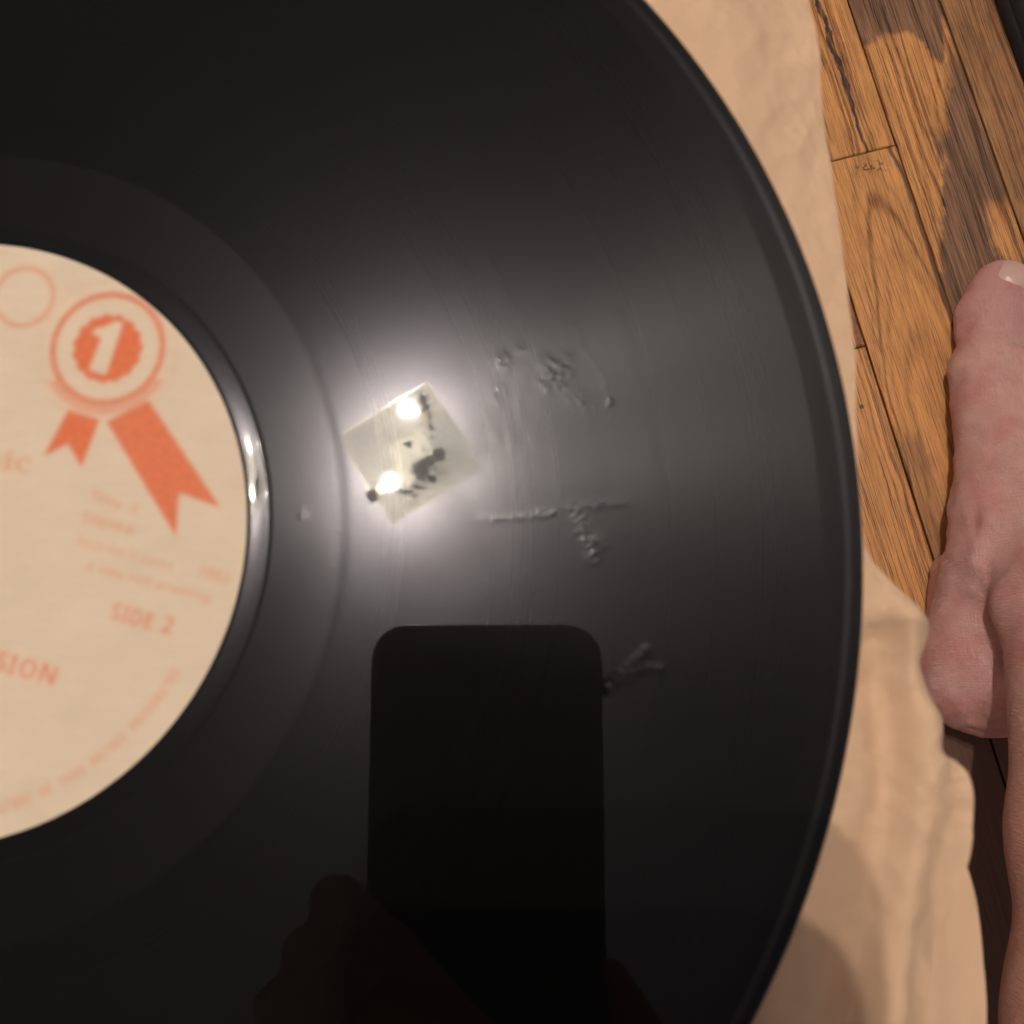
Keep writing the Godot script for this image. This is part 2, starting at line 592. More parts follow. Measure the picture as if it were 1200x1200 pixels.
func wood(tex: Texture2D) -> StandardMaterial3D:
	var m := mat(Color.WHITE, 0.42)
	m.albedo_texture = tex
	m.heightmap_enabled = true
	m.heightmap_texture = tex
	m.heightmap_scale = 0.03
	m.metallic_specular = 0.4
	return m


func build_floor() -> void:
	var fl := part("floor", slab(round_rect(3.2, 3.2, 0.02, 2), [[0.0, -0.05], [0.0, -0.0195]]), mat(lin(0.02, 0.013, 0.009), 0.95), self)
	fl.set_meta("kind", "structure")
	fl.set_meta("label", "worn oak strip floor")
	fl.set_meta("category", "floor")
	var mats := {
		3: wood(grain(0, 3, 230.3, -672.4, 400.0, 256, 1024)), 4: wood(grain(1, 4, 230.3, -272.4, 400.0)), 5: wood(grain(0, 5, 287.4, -520.0, 640.0, 256, 1400)),
		6: wood(grain(2, 6, 344.6, -450.0, 500.0)), 7: wood(grain(2, 7, 173.1, -149.6, 400.0)), 8: wood(grain(0, 8, 173.1, -549.6, 400.0)),
	}
	var meshes := {}
	for l in [400, 500, 640]: meshes[l] = plank_mesh(l * MM)
	# boards that the photograph shows: [row, start, length, look]
	var seen := [[0, -672.4, 400, 3], [0, -272.4, 400, 4], [1, -520.0, 640, 5], [2, -450.0, 500, 6], [-1, -149.6, 400, 7], [-1, -549.6, 400, 8]]
	var rng := RandomNumberGenerator.new()
	rng.seed = 3
	var rows := {0: [-672.4, 127.6], 1: [-520.0, 120.0], 2: [-450.0, 50.0], -1: [-549.6, 250.4]}
	var list := seen.duplicate()
	for r in range(-16, 12):
		var spans: Array = rows[r] if rows.has(r) else []
		var b := -800.0 + rng.randf() * 200.0
		if spans.is_empty():
			while b < 900.0:
				var l: int = [400, 500, 640][rng.randi() % 3]
				list.append([r, b, l, [8, 7, 4, 6][rng.randi() % 4]])
				b += l
		else:
			list.append([r, spans[0] - 500.0, 500, [8, 7][rng.randi() % 2]])
			list.append([r, spans[1], 640, [8, 7, 4][rng.randi() % 3]])
	for q in list:
		var a: float = (230.3 + 57.15 * (q[0] + 0.5)) * MM
		var c := plank_point(a, (q[1] + q[2] * 0.5) * MM)
		var o := part("plank", meshes[q[2]], mats[q[3]], fl, c + Vector3(0, -0.0003 * ((q[0] * 7 + int(q[1])) % 3), 0))
		o.rotation.y = TURN


func build_case() -> void:
	var c := plank_point(0.376 + 0.11, -0.36)
	var o := thing("black_case", "black straight-sided case at the upper right corner of the floor", "case", c, TURN)
	var m := mat(lin(0.006, 0.0055, 0.006), 0.75)
	part("body", slab(round_rect(0.22, 0.32, 0.01, 5), [[0.003, 0.0], [0.0, 0.003], [0.0, 0.011], [0.002, 0.013]]), m, o)
	part("lid", slab(round_rect(0.216, 0.316, 0.01, 5), [[0.0, 0.0132], [0.0, 0.019], [0.003, 0.022]]), m, o)


# ------------------------------------------------------------------ the paper sleeve

func sleeve_edge() -> Array:   # (x, z, millimetres below the record's surface) along the right edge, from the far end to the near one
	return [Vector3(38, -176, 14), Vector3(44, -150, 13), Vector3(45.9, -127.3, 12), Vector3(45.7, -123.8, 12), Vector3(47.2, -113.3, 12), Vector3(47.6, -101.5, 12), Vector3(48.4, -89.8, 12), Vector3(48.9, -79.9, 11.6),
		Vector3(49.8, -68.7, 11), Vector3(50.3, -57.3, 10), Vector3(50.2, -50.7, 9.5), Vector3(49.6, -42, 8), Vector3(49.4, -32, 6.5), Vector3(49.8, -20.5, 6), Vector3(54.3, -14.2, 6.7), Vector3(58.6, -9.1, 8),
		Vector3(59.4, -6.9, 8.2), Vector3(58.7, -3.9, 9.6), Vector3(57.9, -1.3, 10), Vector3(59.2, 3.8, 10), Vector3(60.6, 7.2, 9.8), Vector3(60.2, 12.5, 8.4), Vector3(62.2, 14.1, 7.2), Vector3(64, 16.1, 6.3),
		Vector3(64.6, 19, 6.2), Vector3(64.5, 22.5, 8), Vector3(63.6, 29.5, 9), Vector3(58.3, 41.5, 8), Vector3(55.2, 54.2, 8), Vector3(52, 72, 8), Vector3(49, 100, 8), Vector3(46, 134, 9)]


func along(pts: Array, t: float) -> Vector3:
	var s := clampf(t, 0, 1) * (pts.size() - 1)
	var i := mini(int(s), pts.size() - 2)
	var f := s - i
	var p0: Vector3 = pts[maxi(i - 1, 0)]
	var p3: Vector3 = pts[mini(i + 2, pts.size() - 1)]
	return pts[i].cubic_interpolate(pts[i + 1], p0, p3, f) if i > 0 else pts[i].lerp(pts[i + 1], f)


func build_sleeve() -> void:
	var o := thing("paper_sleeve", "crumpled tan paper record sleeve lying under the black record", "record sleeve", Vector3(0, TOP, 0))
	var img := Image.create(512, 512, false, Image.FORMAT_RGB8)
	for y in 512:
		for x in 512:
			var k := 1.0 + 0.03 * fbm.get_noise_2d(x * 0.012, y * 0.012) + 0.015 * fbm.get_noise_2d(x * 0.09 + 50, y * 0.2) + 0.02 * fbm.get_noise_2d(x * 0.5, y * 0.5)
			img.set_pixel(x, y, Color(0.61 * k, 0.402 * k, 0.258 * k).linear_to_srgb())
	var m := mat(Color.WHITE, 0.85)
	m.albedo_texture = ImageTexture.create_from_image(img)
	m.metallic_specular = 0.25
	m.rim_enabled = true
	m.rim = 0.15
	var pts := sleeve_edge()
	var ridge := [Vector2(48.5, 60), Vector2(50.5, 47), Vector2(53, 35), Vector2(56, 22), Vector2(57.3, 10), Vector2(55.5, 0), Vector2(56.0, -8)]
	var valley := [Vector2(44, 60), Vector2(46.6, 44), Vector2(48.6, 33), Vector2(51.3, 19), Vector2(52.8, 6), Vector2(52.5, -4)]
	var crease := [Vector2(46, 4), Vector2(52, 0.5), Vector2(58, -2.6)]
	var fold := func(p: Vector2) -> float:
		var d1 := line_dist(p, ridge)
		var d2 := line_dist(p, valley)
		var d3 := line_dist(p, crease)
		var h := 3.6 * exp(-d1 * d1 / 15.0) - 2.3 * exp(-d2 * d2 / 14.0) - 0.9 * exp(-d3 * d3 / 8.0)
		return h
	part("front_sheet", sheet(150, 330, func(u, v):
		var e: Vector3 = along(pts, v)
		var x: float = lerpf(-150.0, e.x, 1.0 - pow(1.0 - u, 2.2))
		var z: float = e.y
		var k: float = clampf((x - 20.0) / 36.0, 0, 1)
		var low: float = 0.0
		for q in 7: low += along(pts, v + (q - 3) * 0.022).z / 7.0
		var inside: float = ss(-6.0, 3.0, Vector2(x + 103.2, z + 23.1).length() - 147.0)
		var depth: float = lerpf(4.2, low, k * k * (3 - 2 * k))
		var w: float = fold.call(Vector2(x, z)) * inside * ss(0.0, 4.0, e.x - x + 2.5)
		w += (fbm.get_noise_2d(x * 0.045, z * 0.03) * 1.5 + fbm.get_noise_2d(x * 0.12 + 9, z * 0.09) * 0.35 + (ridged.get_noise_2d(x * 0.05 + z * 0.03, z * 0.05 - x * 0.02) - 0.3) * 0.4) * inside
		return Vector3(x, minf(-depth + w, -3.2 + 6.0 * inside), z) * MM, 0.00018, func(u, v): return Vector2(u * 1.3, v * 2.0)), m, o)
	# the rear leaf, which shows beyond the turned-down front one
	var rear := [Vector3(61, 19, 34), Vector3(66, 24, 33), Vector3(70.6, 30, 33), Vector3(73.0, 36.8, 33), Vector3(74.0, 43, 33), Vector3(74.3, 51.6, 33), Vector3(74.2, 61.5, 33), Vector3(72, 84, 33), Vector3(67, 124, 33)]
	part("rear_sheet", sheet(40, 90, func(u, v):
		var e: Vector3 = along(rear, v)
		var x: float = lerpf(-60.0, e.x, 1.0 - pow(1.0 - u, 2.0))
		var d: float = lerpf(15.0, e.z, ss(-20.0, 66.0, x)) + fbm.get_noise_2d(x * 0.06 + 70, e.z * 0.05) * 2.0
		return Vector3(x, -d, e.y) * MM, 0.00018), m, o)


# ------------------------------------------------------------------ the record

func vinyl_profile(r: float) -> float:   # height in millimetres at a radius in millimetres
	var y := 0.0
	if r < 50.6:
		return -0.10
	if r < 51.4:                                   # the lip round the paper
		return lerpf(-0.10, 0.16, ss(50.6, 51.5, r))
	if r < 54.4:
		var t := r - 51.4
		return 0.16 - 0.06 * t - 0.0107 * t * t
	if r < 55.2:
		return lerpf(-0.1163, -0.016, ss(54.3, 55.3, r))
	if r < 66.4:
		return -0.016 + 0.01 * sin((r - 55.2) / 11.2 * PI)
	if r < 68.4:
		return lerpf(-0.016, 0.0, ss(66.2, 68.6, r))
	if r < 144.2:                                  # faint waves across the bands of grooves
		return (0.0008 * fbm.get_noise_2d(r * 0.3, 21.0) + 0.0003 * fbm.get_noise_2d(r * 1.4, 5.0)) * ss(68.4, 71.0, r) * ss(144.2, 142.0, r)
	if r < 147.5:                                  # down to the lead-in, then up to the rounded rim
		var t := (r - 144.2) / 3.3
		return -0.12 * t * t
	if r < 150.2:
		var t := (r - 147.5) / 2.7
		return -0.12 + 0.14 * ss(0.0, 0.6, t) - 0.16 * ss(0.45, 1.15, t)
	return 0.0


func vinyl_material() -> StandardMaterial3D:
	var m := mat(lin(0.0035, 0.0032, 0.003), 1.0)
	var img := Image.create(1024, 4, false, Image.FORMAT_RGB8)
	for x in 1024:
		var r := x / 1023.0 * 151.0
		var k := 0.5
		if r > 67.6 and r < 144.3:
			k = 0.285 + 0.02 * fbm.get_noise_2d(r * 0.18, 3.0) + 0.02 * fbm.get_noise_2d(r * 1.3, 8.0)
		elif r > 144.3:
			k = 0.45
		for y in 4: img.set_pixel(x, y, Color(k, k, k))
	m.roughness_texture = ImageTexture.create_from_image(img)
	m.texture_repeat = false
	m.metallic_specular = 0.205
	m.anisotropy_enabled = true
	m.anisotropy = 1.0
	m.clearcoat_enabled = true
	m.clearcoat = 0.6
	m.clearcoat_roughness = 0.02
	return m


func residue_height(x: float, z: float) -> float:   # millimetres of old glue above the surface, at a point from the spindle
	var p := Vector2(x, z)
	var h := 0.0
	var rough := 0.5 + 0.5 * fbm.get_noise_2d(x * 0.8, z * 1.4)
	var lump := fbm.get_noise_2d(x * 0.62 + 40.0, z * 0.95)
	var fine := clampf(0.42 + 1.0 * lump + 0.7 * fbm.get_noise_2d(x * 1.3 + 9.0, z * 2.4), 0.0, 1.4)
	# a long ridge with a side arm
	var d := line_dist(p, [Vector2(89.5, -1.4), Vector2(94, -1.6), Vector2(100, -2.2), Vector2(106, -3.6), Vector2(112.8, -4.0)])
	h += 0.006 * ss(0.8, 0.0, d) + 0.042 * ss(1.25, 0.0, d) * fine * fine * ss(88.5, 92.0, x)
	d = line_dist(p, [Vector2(98, -2.4), Vector2(104, -4.4), Vector2(112, -4.6)])
	h += 0.012 * ss(0.8, 0.0, d) * fine
	d = line_dist(p, [Vector2(105.4, -1.8), Vector2(106.6, 1.6), Vector2(107.6, 4.6)])
	h += 0.05 * ss(2.2, 0.2, d) * fine
	d = p.distance_to(Vector2(108.4, 2.6))
	h += 0.05 * ss(2.6, 0.0, d) * rough
	# crusts above it
	for c in [[93.0, -28.0, 2.0, 0.05], [96.2, -30.2, 1.3, 0.03], [100.4, -27.6, 1.8, 0.05], [102.6, -25.4, 2.8, 0.075], [100.2, -23.8, 2.2, 0.04], [105.0, -21.6, 2.4, 0.045], [92.2, -22.4, 2.0, 0.045], [110.9, -20.6, 1.1, 0.07], [92.4, -15.0, 1.4, 0.03], [98.2, -14.8, 1.4, 0.03], [94.6, -14.6, 1.6, 0.03], [96.0, -20.5, 1.2, 0.02], [103.8, -28.4, 1.6, 0.035], [99.0, -20.8, 1.3, 0.02], [106.8, -20.2, 1.6, 0.03]]:
		d = p.distance_to(Vector2(c[0], c[1]))
		if d < c[2] * 1.4: h += c[3] * ss(c[2] * 1.25, c[2] * 0.2, d) * (0.03 + 0.85 * fine)
	# the outline that a strip of tape has left
	d = line_dist(p, [Vector2(105.4, -34.0), Vector2(106.2, -30.6), Vector2(109.6, -25.6), Vector2(110.8, -20.4)])
	h += 0.008 * ss(0.9, 0.0, d)
	d = line_dist(p, [Vector2(117.0, -14.0), Vector2(118.3, -9.0), Vector2(120.8, 3.0), Vector2(121.4, 6.0)])
	h += 0.008 * ss(1.1, 0.0, d)
	# wrinkles lower down
	d = line_dist(p, [Vector2(110.0, 25.6), Vector2(113.0, 22.6), Vector2(116.0, 19.6)])
	h += 0.045 * ss(1.5, 0.0, d) * (0.2 + rough + 0.6 * fine)
	d = line_dist(p, [Vector2(113.0, 24.4), Vector2(115.2, 22.6), Vector2(118.4, 22.6)])
	h += 0.035 * ss(1.3, 0.0, d) * (0.4 + fine)
	# a fleck on the run-out
	d = p.distance_to(Vector2(60.1, -2.5))
	h += 0.03 * ss(1.3, 0.2, d) * fine
	return h * (0.62 + 0.4 * clampf(rough, 0.0, 1.0))


func residue(r0: float, r1: float, t0: float, t1: float, nu: int, nv: int) -> ArrayMesh:
	return sheet(nu, nv, func(u, v):
		var r: float = lerpf(r0, r1, u)
		var t: float = deg_to_rad(lerpf(t0, t1, v))
		var x := r * cos(t)
		var z := r * sin(t)
		var rim: float = ss(0.0, 0.02, minf(minf(u, 1 - u), minf(v, 1 - v)))
		return Vector3(x, vinyl_profile(r) + 0.012 + residue_height(x, z) * rim, z) * MM, 0.0, func(u, v): return Vector2(lerpf(r0, r1, u) / 151.0, v))


func build_record() -> void:
	var o := thing("vinyl_record", "black vinyl record with a cream and orange paper label, spotted with old glue", "record", Vector3(CX, TOP, CZ))
	var vm := vinyl_material()
	var prof := PackedVector2Array()
	prof.append(Vector2(3.6, -1.6) * MM)
	prof.append(Vector2(3.6, -0.3) * MM)
	prof.append(Vector2(3.8, -0.1) * MM)
	var r := 10.0
	while r < 50.3:
		prof.append(Vector2(r, -0.10) * MM)
		r += 10.0
	r = 50.4
	while r < 56.0:
		prof.append(Vector2(r, vinyl_profile(r)) * MM)
		r += 0.2
	while r < 66.0:
		prof.append(Vector2(r, vinyl_profile(r)) * MM)
		r += 1.0
	r = 66.2
	while r < 68.6:
		prof.append(Vector2(r, vinyl_profile(r)) * MM)
		r += 0.12
	while r < 143.8:
		prof.append(Vector2(r, vinyl_profile(r)) * MM)
		r += 0.5
	r = 144.0
	while r < 150.0:
		prof.append(Vector2(r, vinyl_profile(r)) * MM)
		r += 0.2
	for i in 13:                                   # the rounded edge, and back underneath
		var t := PI / 2 - PI * i / 12 * 0.96
		prof.append(Vector2(150.0 + cos(t) * 0.8, -0.9 + sin(t) * 0.8) * MM)
	prof.append(Vector2(146, -1.75) * MM)
	prof.append(Vector2(100, -1.6) * MM)
	prof.append(Vector2(3.6, -1.6) * MM)
	var inner := PackedVector2Array()
	var outer := PackedVector2Array()
	for q in prof:
		if q.y > -0.00065 and q.x < 0.0674: inner.append(q)
		else: outer.append(q)
	inner.append(Vector2(67.45, vinyl_profile(67.45)) * MM)
	outer = PackedVector2Array([inner[-1]]) + outer.slice(1)         # from the band's edge out over the rim and back underneath
	part("grooved_disc", lathe(outer, 360, 0.151), vm, o)
	var rm := mat(lin(0.0035, 0.0032, 0.003), 0.42)
	rm.metallic_specular = 0.205
	rm.anisotropy_enabled = true
	rm.anisotropy = 0.75
	rm.clearcoat_enabled = true
	rm.clearcoat = 0.6
	rm.clearcoat_roughness = 0.03
	part("run_out_band", lathe(PackedVector2Array([prof[0]]) + inner, 360, 0.151), rm, o)
	part("glue_residue", residue(84.0, 126.0, -22.0, 15.0, 210, 330), vm, o)
	part("glue_residue", residue(58.0, 62.5, -4.6, -0.4, 30, 30), rm, o)
	# the label, with its spindle hole
	var lp := PackedVector2Array()
	for q in [[3.6, -0.06], [3.7, 0.0], [20.0, 0.0], [40.0, 0.0], [50.2, 0.0], [50.75, -0.01], [50.95, -0.06]]: lp.append(Vector2(q[0], q[1] - 0.015) * MM)
	var lm := lathe(lp, 240)
	var arr := lm.surface_get_arrays(0)
	var uv := PackedVector2Array()
	for p in arr[Mesh.ARRAY_VERTEX]: uv.append(Vector2(p.x, p.z) / 0.104 + Vector2(0.5, 0.5))
	var paper := mat(Color.WHITE, 0.7)
	paper.albedo_texture = label_print()
	paper.metallic_specular = 0.3
	part("paper_label", arrays(arr[Mesh.ARRAY_VERTEX], arr[Mesh.ARRAY_NORMAL], arr[Mesh.ARRAY_INDEX], uv), paper, o)


# ------------------------------------------------------------------ the print on the label

const LN := 1024
var ink := PackedFloat32Array()


func to_px(p: Vector2) -> Vector2:
	return (p / 104.0 + Vector2(0.5, 0.5)) * LN


func stamp(lo: Vector2, hi: Vector2, amount: float, f: Callable) -> void:   # f: signed distance in millimetres, negative inside
	var a := to_px(lo).floor()
	var b := to_px(hi).ceil()
	for y in range(maxi(int(a.y), 0), mini(int(b.y), LN - 1)):
		for x in range(maxi(int(a.x), 0), mini(int(b.x), LN - 1)):
			var d: float = f.call((Vector2(x + 0.5, y + 0.5) / LN - Vector2(0.5, 0.5)) * 104.0)
			var c := clampf(0.5 - d / 0.16, 0, 1) * amount
			if c > 0: ink[y * LN + x] = maxf(ink[y * LN + x], c)


func poly_sd(p: Vector2, pts: PackedVector2Array) -> float:
	var d := 1e9
	for i in pts.size(): d = minf(d, seg_dist(p, pts[i], pts[(i + 1) % pts.size()]))
	return -d if Geometry2D.is_point_in_polygon(p, pts) else d


func lettering(text: String, from: Vector2, to: Vector2, height: float, amount: float, font: Font) -> void:
	var tm := TextMesh.new()
	tm.font = font
	tm.font_size = 32
	tm.pixel_size = 0.01
	tm.depth = 0.0
	tm.curve_step = 1.0
	tm.text = text
	var arr := tm.get_mesh_arrays()
	var v: PackedVector3Array = arr[Mesh.ARRAY_VERTEX]
	var idx: PackedInt32Array = arr[Mesh.ARRAY_INDEX]
	if v.is_empty(): return
	var lo := Vector2(1e9, 1e9)
	var hi := -lo
	for p in v:
		lo = lo.min(Vector2(p.x, p.y))
		hi = hi.max(Vector2(p.x, p.y))
	var dir := (to - from).normalized()
	var down := Vector2(-dir.y, dir.x)
	var sx := from.distance_to(to) / maxf(hi.x - lo.x, 1e-6)
	var sy := height / maxf(hi.y - lo.y, 1e-6)
	var step := 104.0 / LN / 2.0
	var hit := {}
	for t in range(0, idx.size(), 3):
		var q := PackedVector2Array()
		for j in 3:
			var p := v[idx[t + j]]
			q.append(to_px(from + dir * (p.x - lo.x) * sx - down * (p.y - (lo.y + hi.y) * 0.5) * sy) * 2.0)
		var b0 := q[0].min(q[1]).min(q[2]).floor()
		var b1 := q[0].max(q[1]).max(q[2]).ceil()
		for y in range(int(b0.y), int(b1.y) + 1):
			for x in range(int(b0.x), int(b1.x) + 1):
				if Geometry2D.point_is_inside_triangle(Vector2(x + 0.5, y + 0.5), q[0], q[1], q[2]):
					hit[Vector2i(x, y)] = true
	for k in hit:
		var x: int = k.x >> 1
		var y: int = k.y >> 1
		if x >= 0 and y >= 0 and x < LN and y < LN:
			ink[y * LN + x] = minf(maxf(ink[y * LN + x], 0.0) + 0.25 * amount, maxf(amount, ink[y * LN + x]))


func label_print() -> ImageTexture:
	ink.resize(LN * LN)
	var bold := SystemFont.new()
	bold.font_names = ["Droid Sans"]
	bold.font_weight = 700
	var sans := SystemFont.new()
	sans.font_names = ["Droid Sans"]
	var serif := SystemFont.new()
	serif.font_names = ["Droid Serif"]
	serif.font_weight = 700
	# the rosette: ring, scalloped disc with a 1, two ribbon tails
	var rc := Vector2(25.5, -31.5)
	stamp(rc - Vector2(13, 13), rc + Vector2(13, 13), 0.80, func(p): return absf(p.distance_to(rc) - 9.55) - 0.6)
	stamp(rc - Vector2(14, 14), rc + Vector2(14, 14), 0.07, func(p): return absf(p.distance_to(rc) - 12.2) - 0.9)
	stamp(rc - Vector2(12, 12), rc + Vector2(12, 12), 0.5, func(p): return maxf(absf(p.distance_to(rc) - 10.9) - 0.75, -(p.y - rc.y - 5.5)))
	var one := PackedVector2Array([Vector2(27.9, -36.0), Vector2(26.7, -36.3), Vector2(25.0, -35.5), Vector2(22.8, -34.9), Vector2(22.8, -34.0), Vector2(24.0, -33.6), Vector2(24.2, -33.0), Vector2(22.5, -27.7), Vector2(25.5, -26.8)])
	stamp(rc - Vector2(8, 8), rc + Vector2(8, 8), 1.0, func(p):
		var q: Vector2 = p - rc
		return maxf(q.length() - 6.0 - 0.22 * cos(q.angle() * 15.0), -poly_sd(p, one)))
	var left := PackedVector2Array([Vector2(19.3, -20.8), Vector2(24.9, -19.0), Vector2(22.3, -10.8), Vector2(19.7, -14.9), Vector2(15.6, -12.7)])
	stamp(Vector2(14, -22), Vector2(27, -9), 1.0, func(p): return poly_sd(p, left))
	var right := PackedVector2Array([Vector2(26.1, -18.6), Vector2(33.2, -22.3), Vector2(46.4, -3.7), Vector2(39.2, -6.4), Vector2(39.1, 1.1)])
	stamp(Vector2(25, -23), Vector2(48, 3), 0.96, func(p): return poly_sd(p, right))
	# the second, empty ring and its pair on the left
	for c in [Vector2(10.1, -41.0), Vector2(-8.5, -41.5)]:
		stamp(c - Vector2(7, 7), c + Vector2(7, 7), 0.55, func(p): return absf(p.distance_to(c) - 5.2) - 0.45)
	# writing, faint and slightly rubbed
	lettering("Music", Vector2(-4.0, -14.2), Vector2(13.6, -11.6), 3.6, 0.5, serif)
	lettering("Time", Vector2(24.2, -6.3), Vector2(29.6, -4.4), 1.8, 0.55, bold)
	lettering("3", Vector2(31.0, -4.0), Vector2(32.4, -3.5), 1.8, 0.4, bold)
	lettering("Stereo", Vector2(23.0, -2.5), Vector2(31.9, -0.1), 1.9, 0.55, bold)
	lettering("Recorded in stereo", Vector2(22.6, 1.4), Vector2(38.8, 5.9), 1.8, 0.42, bold)
	lettering("A side two pressing", Vector2(24.1, 5.9), Vector2(45.4, 11.3), 1.9, 0.55, bold)
	lettering("1982", Vector2(43.1, 6.4), Vector2(48.4, 8.2), 1.7, 0.45, bold)
	lettering("SIDE", Vector2(29.0, 13.2), Vector2(36.0, 15.0), 2.7, 0.78, bold)
	lettering("2", Vector2(37.6, 15.3), Vector2(39.4, 15.8), 2.7, 0.78, bold)
	lettering("VERSION", Vector2(2.0, 19.1), Vector2(20.4, 23.8), 3.2, 0.78, bold)
	var words := "ALL RIGHTS RESERVED. UNAUTHORISED COPYING AND BROADCASTING OF THIS RECORD PROHIBITED"
	for i in words.length():
		if words[i] == " ": continue
		var t := deg_to_rad(152.0 - i * 1.47)
		var c := Vector2(cos(t), sin(t)) * 46.3
		var d := Vector2(sin(t), -cos(t)) * 0.45
		lettering(words[i], c - d, c + d, 1.6, 0.62, bold)
	for pass_ in 6:                                 # the ink has bled a little into the paper
		var from := ink.duplicate()
		var st := 1 if pass_ % 2 == 0 else LN
		for y in range(4, LN - 4):
			for x in range(LN / 2 - 120, LN - 4):
				var o := y * LN + x
				ink[o] = (from[o - 3 * st] + from[o - 2 * st] + from[o - st] + from[o] + from[o + st] + from[o + 2 * st] + from[o + 3 * st]) / 7.0
	var data := PackedByteArray()
	data.resize(LN * LN * 3)
	for y in LN:
		for x in LN:
			var k := 1.0 + 0.05 * fbm.get_noise_2d(x * 0.006, y * 0.011) + 0.035 * fbm.get_noise_2d(x * 0.012 + 80, y * 0.05) + 0.03 * fbm.get_noise_2d(x * 0.3, y * 0.3)
			var c := Vector3(0.66, 0.53, 0.385) * k
			var i := clampf(ink[y * LN + x], 0, 1)
			if i > 0:
				c = c.lerp(Vector3(0.66, 0.150, 0.058) * (1.0 + 0.10 * fbm.get_noise_2d(x * 0.05, y * 0.05)), i * (0.97 + 0.05 * fbm.get_noise_2d(x * 0.4 + 9, y * 0.4)))
			var s := Color(c.x, c.y, c.z).linear_to_srgb()
			var o := (y * LN + x) * 3
			data[o] = int(clampf(s.r, 0, 1) * 255)
			data[o + 1] = int(clampf(s.g, 0, 1) * 255)
			data[o + 2] = int(clampf(s.b, 0, 1) * 255)
	return ImageTexture.create_from_image(Image.create_from_data(LN, LN, false, Image.FORMAT_RGB8, data))


# ------------------------------------------------------------------ the person: legs, and the hand that holds the phone

func skin_material() -> StandardMaterial3D:
	var m := mat(Color.WHITE, 0.6)
	m.vertex_color_use_as_albedo = true
	m.metallic_specular = 0.35
	m.subsurf_scatter_enabled = true
	m.subsurf_scatter_strength = 0.12
	var img := Image.create(512, 512, false, Image.FORMAT_RGB8)
	for y in 512:
		for x in 512:
			var k := 0.5 + 0.16 * cells.get_noise_2d(x * 0.11, y * 0.11) + 0.15 * fbm.get_noise_2d(x * 0.06, y * 0.06) + 0.34 * ridged.get_noise_2d(x * 0.035, y * 0.006)
			img.set_pixel(x, y, Color(k, k, k))
	m.heightmap_enabled = true
	m.heightmap_texture = ImageTexture.create_from_image(img)
	m.heightmap_scale = 0.075
	var tone := Image.create(512, 512, false, Image.FORMAT_RGB8)
	for y in 512:
		for x in 512:
			var blot := fbm.get_noise_2d(x * 0.02 + 11.0, y * 0.02)
			var fleck := fbm.get_noise_2d(x * 0.12, y * 0.12 + 5.0)
			var line := ss(0.55, 0.95, ridged.get_noise_2d(x * 0.03 + 3.0, y * 0.012))
			var k := 0.90 + 0.07 * fleck - 0.14 * line
			tone.set_pixel(x, y, Color(minf(k + 0.03, 1.0), k - 0.05 * maxf(blot, 0.0) + 0.03, k - 0.03 * blot + 0.03))
	m.albedo_texture = ImageTexture.create_from_image(tone)
	m.uv1_triplanar = true
	m.uv1_scale = Vector3.ONE * 18.0
	return m


func skin_tint(p: Vector3, n: Vector3) -> Color:
	var c := Vector3(0.61, 0.342, 0.290)
	var mott := fbm.get_noise_3d(p.x * 0.03, p.y * 0.03, p.z * 0.03)
	var small := fbm.get_noise_3d(p.x * 0.15, p.y * 0.15, p.z * 0.15)
	c = c.lerp(Vector3(0.58, 0.275, 0.240), clampf(0.42 + mott * 2.2, 0, 1)) * (1.06 + 0.10 * small)
	if p.y < 90.0:
		# redder at the toes, the ball and the edge of the sole
		var red := ss(-170.0, -215.0, p.z) * 0.35 + ss(26.0, 6.0, p.y) * 0.5
		c = c.lerp(Vector3(0.55, 0.225, 0.21), clampf(red, 0, 0.7))
	else:
		c = c.lerp(Vector3(0.60, 0.33, 0.235), ss(100.0, 260.0, p.y) * 0.8)
	return Color(c.x, c.y, c.z)


func bone(a: Array, b: Array, ra: float, rb: float, k := 0.0) -> Array:
	var q := [Vector3(a[0], a[1], a[2]), Vector3(b[0], b[1], b[2]), ra, rb]
	if k > 0.0: q.append(k)
	return q


